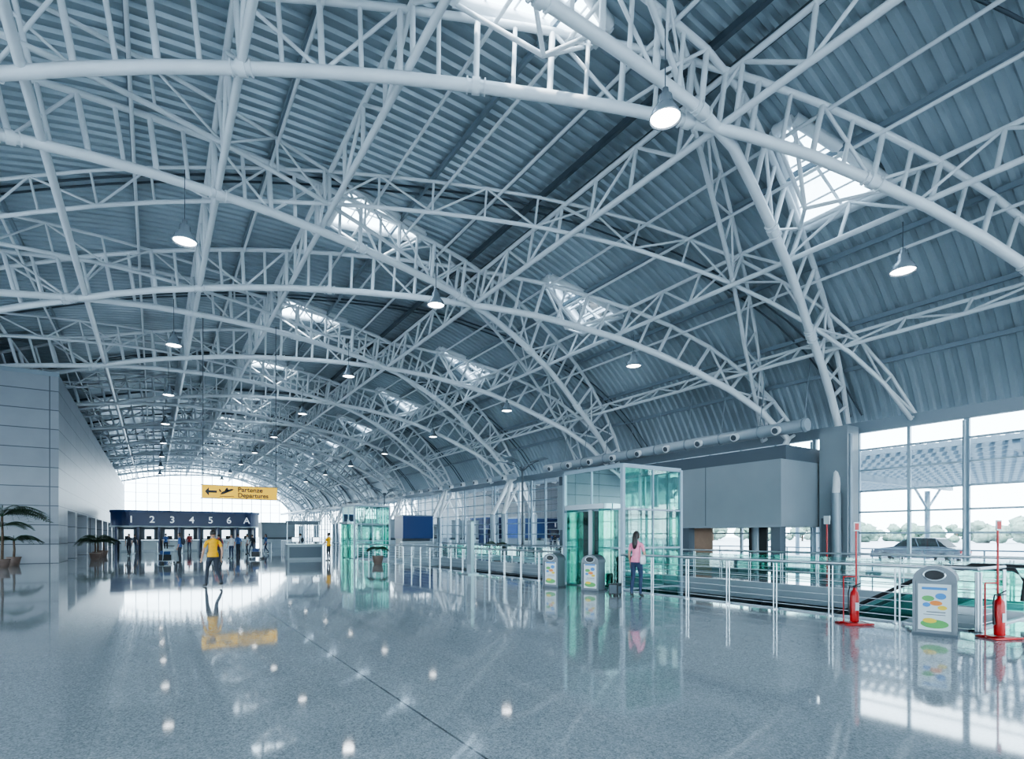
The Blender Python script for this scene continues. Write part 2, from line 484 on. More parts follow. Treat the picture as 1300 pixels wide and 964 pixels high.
# ------------------------------------------------------------ elevators
def elevator(x,y,w=2.5,l=2.7,h=3.65):
    b=MB(); b.X=place(x,y)
    z0=-4.5
    for (px,py) in ((0,0),(w,0),(w,l),(0,l)):
        b.box(px-.05,px+.05,py-.05,py+.05,z0,h,M_frame)
    for z in (0.0,1.2,2.35,h-.06):
        for a in ((0,w,-.025,.025),(0,w,l-.025,l+.025),(-.025,.025,0,l),(w-.025,w+.025,0,l)):
            b.box(*a,z,z+.05 if z<h-.1 else h+.06,M_frame)
    b.box(w*.5-.02,w*.5+.02,-.03,.03,0,h,M_frame)
    b.box(-.03,.03,l*.5-.025,l*.5+.025,2.35,h,M_frame)
    b.quad((0,0,z0),(w,0,z0),(w,0,h),(0,0,h),M_green); b.quad((w,0,z0),(w,l,z0),(w,l,h),(w,0,h),M_green)
    b.quad((0,l,z0),(w,l,z0),(w,l,h),(0,l,h),M_green); b.quad((0,0,0),(0,l,0),(0,l,h),(0,0,h),M_green)
    b.quad((0,0,h+.04),(w,0,h+.04),(w,l,h+.04),(0,l,h+.04),M_green2)
    b.box(-.30,-.02,l*.18,l*.26,0,2.45,M_green2); b.box(-.30,-.02,l*.74,l*.82,0,2.45,M_green2)
    b.box(-.34,-.02,l*.16,l*.84,2.4,2.55,M_inox)
    b.box(-.05,-.03,l*.27,l*.495,.03,2.35,M_green2); b.box(-.05,-.03,l*.505,l*.73,.03,2.35,M_green2)
    b.box(-.07,-.045,l*.47,l*.53,0,2.4,M_inox)
    b.box(.35,w-.35,.35,l-.35,.02,.10,M_midgrey); b.box(.35,w-.35,.35,l-.35,2.25,2.45,M_midgrey)
    for (px,py) in ((.35,.35),(w-.4,.35),(w-.4,l-.4),(.35,l-.4)): b.box(px,px+.05,py,py+.05,0,2.3,M_inox)
    b.quad((w-.36,.35,.1),(w-.36,l-.35,.1),(w-.36,l-.35,2.25),(w-.36,.35,2.25),M_green2)
    b.tube([(.4,.42,.95),(w-.45,.42,.95)],.025,M_inox,6)
    for py in (l*.4,l*.6): b.box(w-.14,w-.08,py-.04,py+.04,z0,h,M_inox)
    for px in (.8,1.0,1.2): b.tube([(px,l*.5,2.4),(px,l*.5,h)],.012,M_dark,4)
    b.build('glass_elevator')
elevator(11.45,11.7); elevator(11.45,37.3)

# ------------------------------------------------------------ railings
def railing(pts,name='guard_railing',glassy=False):
    b=MB()
    for (p,q) in zip(pts,pts[1:]):
        p=Vector((*p,0)); q=Vector((*q,0)); L=(q-p).length; n=max(1,round(L/1.15)); d=(q-p)/n; nn=d.normalized()
        for i in range(n+1):
            c=p+d*i
            for e in (-.035,.035):
                b.tube([c+nn*e,c+nn*e+Vector((0,0,1.0))],.016,M_inox,6)
            b.tube([c,c+Vector((0,0,.02))],.07,M_inox,10)
        b.tube([p+Vector((0,0,1.05)),q+Vector((0,0,1.05))],.03,M_inox,10)
        for z in (.14,.28,.42,.56,.70,.84):
            b.tube([p+Vector((0,0,z)),q+Vector((0,0,z))],.009,M_inox,5)
        if glassy:
            b.quad(tuple(p+Vector((0,0,.1))),tuple(q+Vector((0,0,.1))),tuple(q+Vector((0,0,.95))),tuple(p+Vector((0,0,.95))),M_green)
    b.build(name)
railing([(11.3,11.6),(11.3,3.4),(12.5,3.4)])
railing([(14.6,3.4),(17.3,3.4),(17.3,35.9)],glassy=True)
railing([(11.3,14.5),(11.3,36.1)]); railing([(14.2,36.1),(17.3,36.1)])
railing([(11.3,40.1),(11.3,62)])

# escalator
b=MB()
ex0,ex1=14.35,15.9; ya,yb=4.9,12.7; 
def ez(y): 
    return 0 if y<ya else max(-4.5,-(y-ya)*.577)
for xx in (ex0,ex1):
    prof=[(3.6,.05),(3.6,.85),(ya,.85),(yb,-3.65),(yb+1.2,-3.65),(yb+1.2,-4.4),(yb,-4.4),(ya,.05)]
    b.prism(prof,xx-.012,xx+.012,M_green)
    b.tube([(xx,3.62,.3),(xx,3.58,.7),(xx,3.75,.92),(xx,ya,.92),(xx,yb,-3.58),(xx,yb+1.2,-3.58),(xx,yb+1.4,-3.9)],.045,M_black,8)
    b.prism([(3.57,-.45),(3.57,.1),(ya,.1),(yb,-4.38),(yb+1.3,-4.38),(yb+1.3,-4.5),(yb,-4.5),(ya,-.75)],xx-.10,xx+.10,M_inox)
y_=ya
while y_<yb-.2:
    z=ez(y_+.17); b.box(ex0+.1,ex1-.1,y_,y_+.36,z-.35,z,M_midgrey); y_+=.35
b.box(ex0+.1,ex1-.1,3.58,ya,-.3,.005,M_inox)
b.build('escalator')

# ------------------------------------------------------------ pendant lamps
def pendant(x,y,z,light=True):
    b=MB()
    top=inw(s_of_x(x),1.9)[1]
    b.tube([(x,y,z+.62),(x,y,top)],.012,M_dark,5)
    b.lathe((x,y,z),[(.0,.66),(.07,.64),(.08,.50),(.15,.47),(.17,.30),(.20,.26),(.29,.14),(.345,.0),(.35,-.03),(.33,-.03),(.31,.02),(.27,.08)],M_lampshell,20)
    b.lathe((x,y,z),[(.315,.015),(.2,-.02),(.0,-.04)],M_lamp,20)
    ob=b.build('pendant_lamp')
    if light:
        l=bpy.data.lights.new('lamp_bulb','SPOT'); l.energy=180; l.spot_size=math.radians(150); l.spot_blend=.5; l.shadow_soft_size=.3; l.color=(.93,.97,1)
        lo=bpy.data.objects.new('lamp_bulb',l); scene.collection.objects.link(lo); lo.location=(x,y,z-.12); lo.parent=ob
for k in range(0,9):
    pendant(9.4,8.3+11.7*k,10.75,k<3)
    pendant(18.4,7.3+10.8*k,9.35,k<3)
    pendant(.8,8.6+11*k,10.6,k<3)

# ------------------------------------------------------------ hanging sign
def text(name,body,size,loc,rot,mat_,parent,align='LEFT'):
    c=bpy.data.curves.new(name,'FONT'); c.body=body; c.size=size; c.extrude=.004; c.align_x=align; c.offset=.008
    o=bpy.data.objects.new(name,c); scene.collection.objects.link(o); o.location=loc; o.rotation_euler=rot
    c.materials.append(mat_); o.parent=parent; return o
b=MB()
sy=32.0
b.box(2.05,5.6,sy-.08,sy+.08,3.52,4.16,M_yel)
b.box(2.0,5.65,sy-.09,sy+.09,4.16,4.19,M_dark); b.box(2.0,5.65,sy-.09,sy+.09,3.49,3.52,M_dark)
for x in (2.1,5.55):
    b.tube([(x,sy,4.2),(x,sy,12.9)],.018,M_dark,5)
yy=sy-.085
def flat(poly,m=M_black): b.add([(x,yy,z) for x,z in poly],[tuple(range(len(poly)))],m)
flat([(2.18,3.84),(2.36,4.06),(2.36,3.90),(2.72,3.90),(2.72,3.78),(2.36,3.78),(2.36,3.62)])
flat([(2.86,3.70),(3.0,3.72),(3.42,3.92),(3.5,4.0),(3.4,4.02),(3.2,3.96),(2.95,3.84)])
flat([(3.05,3.86),(3.15,4.06),(3.22,4.06),(3.25,3.90)]); flat([(2.84,3.84),(2.80,3.98),(2.86,3.98),(2.95,3.82)])
flat([(2.84,3.60),(3.5,3.60),(3.5,3.63),(2.84,3.63)])
sg=b.build('hanging_direction_sign')
text('sign_text_it','Partenze',.34,(3.68,sy-.09,3.88),(math.pi/2,0,0),M_black,sg)
text('sign_text_en','Departures',.32,(3.68,sy-.09,3.59),(math.pi/2,0,0),M_black,sg)

# ------------------------------------------------------------ check-in
b=MB()
cy=66.0
x0,x1=-3.6,9.9
plan=[]
for i in range(9):
    a=math.pi+ (math.pi/2)*i/8; plan.append((x0+1.6+1.6*math.cos(a),cy+1.6+1.6*math.sin(a)))
for i in range(9):
    a=-math.pi/2+(math.pi/2)*i/8; plan.append((x1-1.6+1.6*math.cos(a),cy+1.6+1.6*math.sin(a)))
plan+= [(x1,cy+5),(x0,cy+5)]
b.prism(plan,2.55,3.9,M_blue,'z')
pl2=[((x-3.15)*1.012+3.15,(y-cy-2)*1.02+cy+2) for x,y in plan]
b.prism(pl2,3.9,4.12,M_blueb,'z'); b.prism(pl2,2.45,2.57,M_midgrey,'z')
b.box(x0+.3,x1-.3,cy+3.2,cy+3.35,0,2.5,M_blockd)
for i in range(8):
    x=x0+.5+i*(x1-x0-1)/7; b.box(x-.1,x+.1,cy+.6,cy+3.2,0,2.5,M_blue)
for i in range(7):
    xa=x0+.9+i*(x1-x0-1)/7
    b.box(xa+.15,xa+.95,cy+3.1,cy+3.2,1.25,2.2,M_screen)
    b.prism([(xa-.1,cy+.3),(xa+1.3,cy+.3),(xa+1.3,cy+1.1),(xa-.1,cy+1.1)],0,1.1,M_counter,'z')
    b.box(xa-.15,xa+1.35,cy+.22,cy+1.15,1.1,1.16,M_inox)
    b.box(xa+.05,xa+1.15,cy+.28,cy+.30,.15,.95,M_paper)
    b.box(xa+.3,xa+.75,cy+.75,cy+.8,1.2,1.55,M_black); b.box(xa+.5,xa+.55,cy+.76,cy+.8,1.1,1.25,M_black)
ck=b.build('check_in_counter')
for i,t in enumerate('123456A'):
    text('number_'+t,t,.95,(x0+1.75+i*(x1-x0-1.2)/7*.98,cy-.03,2.88),(math.pi/2,0,0),M_num,ck,'CENTER')

def kiosk(name,x,y,w,l,h,m,rot=0):
    b=MB(); b.X=place(x,y,0,rot)
    b.box(-w/2,w/2,-l/2,l/2,h*.42,h,m); b.box(-w/2+.1,w/2-.1,-l/2+.5,l/2,0,h*.42,M_blockd)
    b.box(-w/2,w/2,-l/2,-l/2+.5,0,1.05,M_counter); b.box(-w/2-.05,w/2+.05,-l/2-.05,-l/2+.55,1.05,1.1,M_inox)
    b.box(-w/2-.06,w/2+.06,-l/2-.06,l/2+.06,h,h+.1,M_midgrey)
    b.build(name)
kiosk('shop_kiosk',18.6,44,2.6,2.5,3.2,M_blueb,-.1)
kiosk('shop_kiosk',19.6,56,3.4,3.0,3.2,M_block)
kiosk('shop_kiosk',13.6,78,4,3.0,3.2,M_block)

# info desk
b=MB(); b.X=place(8.3,37.8)
b.box(-1.1,1.1,-.35,.35,0,1.0,M_block); b.box(-1.2,1.2,-.45,.45,1.0,1.05,M_inox); b.box(-1.0,1.0,-.37,-.35,.15,.85,M_blockd)
for x in (-.8,.5):
    b.box(x,x+.5,0,.04,1.15,1.5,M_black); b.box(x+.04,x+.46,-.01,0,1.19,1.46,M_screen); b.box(x+.22,x+.28,0,.04,1.05,1.15,M_black)
b.tube([(-1.0,.3,1.05),(-1.0,.3,2.5)],.03,M_inox,6); b.tube([(1.0,.3,1.05),(1.0,.3,2.5)],.03,M_inox,6); b.box(-1.1,1.1,.28,.32,2.3,2.55,M_blockd)
b.build('information_desk')

# information totem
b=MB(); b.X=place(10.95,20.0,0,0)
b.box(-.05,.05,-.17,.17,.04,2.15,M_counter); b.box(-.25,.25,-.28,.28,0,.05,M_inox); b.box(-.06,-.05,-.14,.14,.4,2.05,M_block)
b.box(-.07,.07,-.19,-.17,.0,2.2,M_inox); b.box(-.07,.07,.17,.19,.0,2.2,M_inox); b.box(-.07,.07,-.19,.19,2.15,2.2,M_inox)
b.build('information_totem')

def mast(x,y):
    b=MB(); b.X=place(x,y)
    b.lathe((0,0,0),[(0,.0),(.25,0),(.25,.04),(.10,.10),(.07,.2)],M_dark,14)
    b.tube([(0,0,.1),(0,0,5.4)],[.075,.055],M_dark,10)
    b.lathe((0,0,5.35),[(0,.0),(.10,.0),(.16,.2),(.14,.24),(0,.25)],M_dark,12)
    for k in range(4):
        a=k*math.pi/2+.4
        e=Vector((math.cos(a)*1.1,math.sin(a)*1.1,5.85))
        b.tube([(0,0,5.3),e*.5+Vector((0,0,2.75)),e],.022,M_dark,6)
        u=Vector((math.cos(a),math.sin(a),0)); w=Vector((-u.y,u.x,0))
        b.add([e-u*.45-w*.32+Vector((0,0,-.06)),e+u*.45-w*.32+Vector((0,0,.10)),e+u*.45+w*.32+Vector((0,0,.10)),e-u*.45+w*.32+Vector((0,0,-.06)),
               e-u*.45-w*.32+Vector((0,0,-.02)),e+u*.45-w*.32+Vector((0,0,.14)),e+u*.45+w*.32+Vector((0,0,.14)),e-u*.45+w*.32+Vector((0,0,-.02))],
              [(0,3,2,1),(4,5,6,7),(0,1,5,4),(1,2,6,5),(2,3,7,6),(3,0,4,7)],M_midgrey)
    b.build('uplighter_mast')
mast(17.95,26.5); mast(18.2,50)

# ------------------------------------------------------------ litter bins with advert
def bin_(x,y,rot,h=1.12,w=.52,d=.42):
    b=MB(); b.X=place(x,y,0,rot)
    b.box(-d/2,d/2,-w/2,w/2,.04,h*.78,M_bin)
    b.box(-d/2-.02,d/2+.02,-w/2-.03,w/2+.03,0,.05,M_dark)
    prof=[(-w/2-.02,h*.78)]
    for i in range(11):
        a=math.pi-math.pi*i/10; prof.append((math.cos(a)*(w/2+.02),h*.80+math.sin(a)*h*.20))
    prof.append((w/2+.02,h*.78))
    b.prism(prof,-d/2-.02,d/2+.02,M_bin)
    cz=h*.87
    ring=[(-d/2-.025,math.cos(2*math.pi*i/18)*.14,cz+math.sin(2*math.pi*i/18)*.085) for i in range(18)]
    b.add([(-d/2-.024,p[1],p[2]) for p in ring],[tuple(range(18))],M_black); b.tube(ring,.014,M_inox,6,closed=True)  # flat black disc paints the shade inside the bin's hole
    for s in (-1,1): b.box(-d/2-.03,-d/2+.0,s*(w/2-.0)-.02,s*(w/2-.0)+.02,.05,h*.78,M_bin)
    fx=-d/2-.006
    b.box(fx,-d/2,-w/2+.05,w/2-.05,.10,h*.74,M_paper)
    def disc(cy_,cz_,ry,rz,m,off):
        b.add([(fx-off,cy_+math.cos(2*math.pi*i/20)*ry,cz_+math.sin(2*math.pi*i/20)*rz) for i in range(20)],[tuple(range(20))],m)
    disc(0,.20,.18,.07,M_pgreen,.002); disc(.06,.25,.09,.04,M_pyel,.004)
    disc(-.08,.64,.07,.05,M_pblue,.002); disc(.08,.60,.08,.045,M_pgreen,.002); disc(-.02,.53,.08,.04,M_porange,.004); disc(.10,.50,.05,.035,M_pblue,.005); disc(-.10,.46,.06,.035,M_pyel,.006)
    b.box(fx-.003,fx,-.16,.16,.74,.78,M_pblue); b.box(fx-.003,fx,-.14,.10,.38,.395,M_bin); b.box(fx-.003,fx,-.14,.14,.34,.35,M_bin)
    b.build('litter_bin')
bin_(10.55,3.72,.25); bin_(10.6,12.0,.35,1.05,.5); bin_(10.4,13.6,.35,1.05,.5)

# ------------------------------------------------------------ fire extinguisher stands
def ext(x,y,rot):
    b=MB(); b.X=place(x,y,0,rot)
    b.tube([(-.25,-.15,.02),(.25,-.15,.02),(.25,.15,.02),(-.25,.15,.02)],.018,M_red,6,closed=True)
    b.box(-.16,.16,-.14,.14,.02,.04,M_red)
    b.lathe((0,0,.05),[(0,0),(.068,0),(.072,.02),(.072,.46),(.06,.53),(.028,.57),(.022,.62),(0,.62)],M_red,18)
    b.box(-.035,.035,-.076,-.070,.26,.40,M_paper)
    b.tube([(0,0,.66),(.0,0,.70)],.026,M_black,8); b.tube([(0,0,.69),(.12,0,.74)],.011,M_black,6); b.tube([(0,0,.68),(.12,0,.68)],.009,M_black,6)
    b.tube([(0,0,.67),(-.09,0,.68),(-.115,0,.56),(-.11,0,.35),(-.10,0,.22)],[.011,.011,.011,.013,.02],M_black,6)
    b.tube([(.12,.12,.03),(.12,.12,1.80)],.015,M_red,8); b.tube([(-.12,.12,.03),(-.12,.12,.85),(.12,.12,.85)],.012,M_red,8)
    b.box(.07,.17,.10,.115,1.68,1.84,M_paper); b.box(.085,.155,.094,.10,1.70,1.82,M_red)
    b.tube([(.12,.12,.55),(0,.05,.55)],.012,M_red,6)
    b.build('fire_extinguisher_stand')
ext(10.55,4.95,-.5); ext(11.0,3.05,-.4)

def spost(x,y):
    b=MB(); b.X=place(x,y)
    b.tube([(0,0,0),(0,0,2.3)],.03,M_red,8); b.lathe((0,0,0),[(0,0),(.15,0),(.15,.03),(0,.04)],M_red,12); b.box(-.03,.03,-.10,.10,2.0,2.3,M_paper)
    b.build('sign_post')
spost(20.2,10.4)

# ------------------------------------------------------------ plants
def fronds(b,c,n,L,rise,rnd):
    for i in range(n):
        a=2*math.pi*i/n+rnd.uniform(-.3,.3); l=L*rnd.uniform(.75,1.1); r=rise*rnd.uniform(.5,1.2)
        u=Vector((math.cos(a),math.sin(a),0)); w=Vector((-u.y,u.x,0)); pts=[]
        for j in range(11):
            t=j/10; pts.append(Vector(c)+u*l*t+Vector((0,0,r*2.2*t-r*2.1*t*t*1.15)))
        b.tube(pts,[.014*(1-.7*j/10) for j in range(11)],M_leaf,4)
        for j in range(2,11):
            p=pts[j]; ll=l*.30*math.sin(math.pi*min(1,(j)/11))+.05
            for sgn in (-1,1):
                tip=p+w*sgn*ll+u*ll*.5+Vector((0,0,-ll*.35))
                b.add([p-u*.03,p+u*.045,tip],[(0,1,2)],M_leaf)
                p2=p-(p-pts[j-1])*.5; tip2=p2+w*sgn*ll+u*ll*.5+Vector((0,0,-ll*.35)); b.add([p2-u*.03,p2+u*.045,tip2],[(0,1,2)],M_leaf)
def palm(x,y,h,L,n=14,seed=1):
    rnd=random.Random(seed); b=MB(); b.X=place(x,y)
    b.lathe((0,0,0),[(0,0),(.22,0),(.31,.42),(.33,.46),(.30,.46),(.28,.40),(0,.40)],M_pot,18); b.lathe((0,0,.405),[(0,0),(.28,0)],M_soil,16)
    if h>.8: b.tube([(0,0,.4),(.02,.03,.4+(h-.4)*.5),(0,0,h)],[.06,.05,.045],M_trunk,8)
    fronds(b,(0,0,max(h,.42)),n,L,.55*L,rnd)
    if h>2: fronds(b,(0,0,h*.8),8,L*.7,.3*L,rnd)
    b.build('potted_palm')
palm(-6.1,35.5,2.5,1.8,20,1); palm(-6.2,38.8,1.3,1.1,14,2); palm(-3.2,45.0,1.1,1.1,16,3); palm(-3.3,48.5,1.3,1.1,14,4); palm(-3.2,52,1.1,1.0,14,5)
palm(10.5,29.9,.8,.6,14,6); palm(18.7,30.5,.9,1.0,14,7)
b=MB()
b.box(-10.4,-7.6,39.9,40.6,0,.9,M_counter); b.box(-10.5,-7.5,39.8,40.7,.9,.95,M_inox); b.box(-10.2,-7.8,39.88,39.9,.1,.8,M_paper)
b.build('service_desk')

def trolley(x,y,rot):
    b=MB(); b.X=place(x,y,0,rot)
    for s in (-.28,.28):
        b.tube([(s,-.35,1.0),(s,-.25,.3),(s,-.2,.16),(s*.8,.5,.12)],.016,M_inox,6)
        b.tube([(s,-.25,.06),(s+.04,-.25,.06)],.06,M_black,10)
    b.tube([(-.28,-.35,1.0),(.28,-.35,1.0)],.02,M_black,6); b.tube([(0,.5,.05),(.04,.5,.05)],.05,M_black,8)
    b.box(-.25,.25,-.2,.5,.13,.16,M_inox); b.box(-.26,.26,-.33,-.25,.7,.85,M_inox)
    b.box(-.22,.22,-.12,.35,.17,.5,M_black); b.box(-.18,.18,-.08,.3,.51,.72,M_blueb)
    b.build('luggage_trolley')
trolley(.6,37,.4); trolley(5.9,40.5,1.2)
b=MB(); b.X=place(10.25,10.75,0,.5)
b.box(-.19,.19,-.12,.12,.05,.33,M_black); b.box(-.20,.20,-.10,.10,.08,.30,M_dark); b.box(-.15,.15,-.135,-.12,.08,.26,M_dark)
b.tube([(-.09,0,.33),(-.09,0,.42),(.09,0,.42),(.09,0,.33)],.012,M_black,6)
for s in (-.16,.16): b.tube([(s,.09,.03),(s+.03,.09,.03)],.03,M_black,8); b.box(s-.02,s+.02,-.1,-.06,0,.05,M_black)
b.build('black_suitcase')
b=MB()
for i in range(7):
    for j in range(3):
        x=-1.5+i*1.8; y=56+j*1.9
        b.tube([(x,y,0),(x,y,.95)],.03,M_inox,8); b.lathe((x,y,0),[(0,0),(.17,0),(.17,.03),(0,.05)],M_inox,12)
        if j<2: b.box(x-.004,x+.004,y,y+1.9,.84,.89,M_blueb)
b.build('queue_barrier')

# ------------------------------------------------------------ people
def smat(n,c,r=.7): return mat(n,c,r,noise=.08,nscale=12)
M_skin=mat('skin',(0.50,0.30,0.22),.5); M_hairb=mat('dark_hair',(0.015,0.010,0.008),.4)
M_eye=mat('eye_white',(0.8,.8,.8),.3); M_lip=mat('lip',(0.4,.12,.10),.5); M_shoe=mat('shoe_leather',(.02,.02,.02),.4)
M_pink=smat('pink_cotton',(0.80,.25,.38)); M_jean=smat('denim',(0.025,.04,.09)); M_yshirt=smat('yellow_shirt',(0.80,.40,.01))
M_trous=smat('dark_trousers',(0.03,.035,.05)); M_wshirt=smat('white_shirt',(.6,.63,.66)); M_bshirt=smat('blue_shirt',(.06,.12,.3)); M_rshirt=smat('red_shirt',(.4,.05,.05))
def person(name,x,y,yaw,H,top,bottom,female=False,long_hair=False,legs='stand',arms='down',sleeve=True,extra=None,z=0,head_yaw=0):
    sc=H/1.72; sh=.165 if female else .19; hp=.095
    P=[];R=[];E=[];Lb=[]
    def v(p,r): P.append(Vector(p)); R.append(r if isinstance(r,tuple) else (r,r)); return len(P)-1
    def e(a,b_,l): E.append((a,b_)); Lb.append(l)
    pel=v((0,0,.96),(.145 if female else .14,.105)); wa=v((0,.0,1.12),(.115 if female else .13,.09)); ch=v((0,.0,1.30),(.145 if female else .165,.105))
    sb=v((0,-.005,1.43),(.09,.07)); nk=v((0,.0,1.50),.052); nt_=v((0,.012,1.57),.05)
    e(pel,wa,'top'); e(wa,ch,'top'); e(ch,sb,'top'); e(sb,nk,'skin'); e(nk,nt_,'skin')
    if legs=='stand': K={-1:((.10,.03,.50),(.11,-.01,.09)),1:((.10,.02,.50),(.12,-.02,.09))}
    elif legs=='walk': K={-1:((.09,.18,.53),(.09,.26,.10)),1:((.09,-.06,.50),(.10,-.36,.16))}
    elif legs=='contra': K={-1:((.10,.01,.50),(.13,-.03,.09)),1:((.09,.09,.50),(.10,.04,.09))}
    for s in (-1,1):
        kn,an=K[s]
        h=v((s*hp,0,.88),(.092,.095)); m1=v((s*(hp+kn[0])/2,kn[1]/2+.01,.70),.078); k_=v((s*kn[0],kn[1],kn[2]),.056)
        ca=v((s*(kn[0]*.6+an[0]*.4),kn[1]*.6+an[1]*.4-.02,kn[2]*.6+an[2]*.4),.056)
        a_=v((s*an[0],an[1],an[2]),.038); he=v((s*an[0],an[1]-.03,an[2]-.05),.036); to=v((s*(an[0]+.015),an[1]+.10,an[2]-.055),(.042,.03)); tt=v((s*(an[0]+.02),an[1]+.17,an[2]-.06),(.034,.022))
        e(pel,h,'bot'); e(h,m1,'bot'); e(m1,k_,'bot'); e(k_,ca,'bot'); e(ca,a_,'bot'); e(a_,he,'shoe'); e(he,to,'shoe'); e(to,tt,'shoe')
        if arms=='down': el=(.235,-.02,1.13); wr=(.25,.06,.88)
        elif arms=='swing': el=(.24,-.10*s,1.13); wr=(.24,(-.10*s)+.08-.02*s,.90)
        elif arms=='rail': el=(.22,.10,1.14) ; wr=(.14,.30,1.10)
        elif arms=='woman': 
            if s==1: el=(.24,.02,1.13); wr=(.13,.16,1.30)
            else: el=(.20,-.03,1.14); wr=(.21,.06,.90)
        S_=v((s*sh,0,1.405),.058); mu=v((s*(sh+el[0])/2,el[1]/2,(1.405+el[2])/2),.047); El=v((s*el[0],el[1],el[2]),.038)
        fa=v((s*(el[0]*.6+wr[0]*.4),el[1]*.6+wr[1]*.4,el[2]*.6+wr[2]*.4),.037); Wr=v((s*wr[0],wr[1],wr[2]),.025)
        e(sb,S_,'top'); e(S_,mu,'top'); e(mu,El,'top' if sleeve else 'skin'); e(El,fa,'skin'); e(fa,Wr,'skin')
        d=(P[Wr]-P[El]).normalized(); side=Vector((0,1,0)) if abs(d.y)<.7 else Vector((1,0,0)); side=(side-d*side.dot(d)).normalized(); nrm=d.cross(side)*s
        pa=v(P[Wr]+d*.055,(.034,.018)); e(Wr,pa,'skin')
        for fi,(off,ln) in enumerate(((-.030,.068),(-.010,.078),(.010,.074),(.028,.058))):
            b0=v(P[Wr]+d*.088+side*off,.0095); b1=v(P[Wr]+d*(.088+ln*.55)+side*off*1.1+nrm*.010,.0085); b2=v(P[Wr]+d*(.088+ln*.95)+side*off*1.1+nrm*.028,.007)
            e(pa,b0,'skin'); e(b0,b1,'skin'); e(b1,b2,'skin')
        t0=v(P[Wr]+d*.045+side*.038+nrm*.008,.011); t1=v(P[Wr]+d*.085+side*.055+nrm*.02,.009); e(pa,t0,'skin'); e(t0,t1,'skin')
    me=bpy.data.meshes.new('tmp'); me.from_pydata([tuple(p) for p in P],E,[]); o=bpy.data.objects.new('tmp',me); scene.collection.objects.link(o)
    md=o.modifiers.new('s','SKIN'); md.use_smooth_shade=True; 
    if not me.skin_vertices: me.skin_vertices.new()
    for i,sv in enumerate(me.skin_vertices[0].data): sv.radius=R[i]; sv.use_root=(i==0)
    sd=o.modifiers.new('d','SUBSURF'); sd.levels=1
    bpy.context.view_layer.update(); dg=bpy.context.evaluated_depsgraph_get()
    ev=bpy.data.meshes.new_from_object(o.evaluated_get(dg))
    b=MB(); b.X=place(x,y,z,yaw)@Matrix.Scale(sc,4)
    mp={'top':top,'bot':bottom,'skin':M_skin,'shoe':M_shoe}
    segs=[(P[a],P[c],l,max(max(R[a]),max(R[c]))) for (a,c),l in zip(E,Lb)]
    groups={}
    for p in ev.polygons:
        c=p.center; best=None
        for a,q,l,r in segs:
            d=q-a; t=max(0,min(1,(c-a).dot(d)/max(d.dot(d),1e-9))); dist=(c-(a+d*t)).length/(r+.02)
            if best is None or dist<best[0]: best=(dist,l)
        l=best[1]
        if c.z<.99 and l=='top' and abs(c.x)<.17: l='bot'
        if l=='bot' and c.z>1.0: l='top'
        groups.setdefault(l,[]).append(tuple(p.vertices))
    o0=len(b.v); 
    for vv in ev.vertices: b.v.append(tuple(b.X@vv.co))
    for l,fs in groups.items():
        i=b.mi(mp[l])
        for f in fs: b.f.append(tuple(o0+k for k in f)); b.m.append(i); b.sm.append(True)
    bpy.data.objects.remove(o)
    b.lathe((0,0,.93),[(.150,0),(.152,.02),(.145,.08),(.13,.15)],top,20,1.12 if not female else 1.1,.85)
    BX=b.X.copy(); b.X=BX@Matrix.Translation((0,.015,1.645))@Matrix.Rotation(head_yaw,4,'Z')
    def hf(d):
        q=1.0
        if d.z<-.2: q*=1-.18*(-d.z-.2)
        if d.z<0 and d.y>0: q*=1+.06*d.y
        return q
    b.ball((0,0,0),.115,M_skin,.66,.84,1.0,18,hf)
    b.add([(-.008,.092,.015),(.008,.092,.015),(.016,.095,-.022),(-.016,.095,-.022),(0,.118,-.018)],[(0,1,4),(1,2,4),(2,3,4),(3,0,4)],M_skin,True)
    for s in (-1,1):
        b.ball((s*.028,.083,.008),.0125,M_eye,1.2,.8,.8,8); b.ball((s*.028,.092,.008),.006,M_black,1,.7,1,8)
        b.tube([(s*.014,.092,.028),(s*.042,.084,.030)],.004,M_hairb,5)
        b.ball((s*.077,-.003,-.005),.022,M_skin,.35,.8,1.25,8)
    b.tube([(-.022,.089,-.052),(0,.096,-.053),(.022,.089,-.052)],[.003,.006,.003],M_lip,6)
    def hair(d):
        if d.y>.35 and d.z<.45: return .80
        if d.z<-.35 and not long_hair: return .7
        return 1.0
    b.ball((0,-.010,.016),.124,M_hairb,.70,.88,.98,18,hair)
    if long_hair:
        pts=[(0,-.055,.06),(0,-.075,-.02),(0,-.078,-.12),(0,-.085,-.22),(0,-.092,-.32),(0,-.085,-.38)]
        b.tube(pts,[.07,.085,.088,.085,.06,.02],M_hairb,14,flat=.55)
    b.X=BX
    if extra=='bag':
        b.lathe((.20,-.02,.98),[(0,-.10),(.10,-.09),(.12,0),(.10,.10),(.04,.13),(0,.13)],M_wshirt,14,.55,1.2)
        b.tube([(.2,-.12,1.05),(.16,-.06,1.30),(.13,0,1.475),(.17,.06,1.30),(.2,.09,1.05)],.012,M_wshirt,6)
    if extra=='backpack':
        b.ball((0,-.18,1.25),.17,M_trous,.9,.6,1.25,12)
    b.build(name)
person('woman_in_pink_top',10.62,10.35,-1.25,1.66,M_pink,M_jean,True,True,'contra','woman',False,'bag',head_yaw=-.2)
person('man_in_yellow_shirt',1.55,19.5,.35,1.72,M_yshirt,M_trous,False,False,'walk','swing',False)
person('man_in_yellow_shirt',9.3,35.6,.7,1.72,M_yshirt,M_trous,False,False,'stand','rail',False)
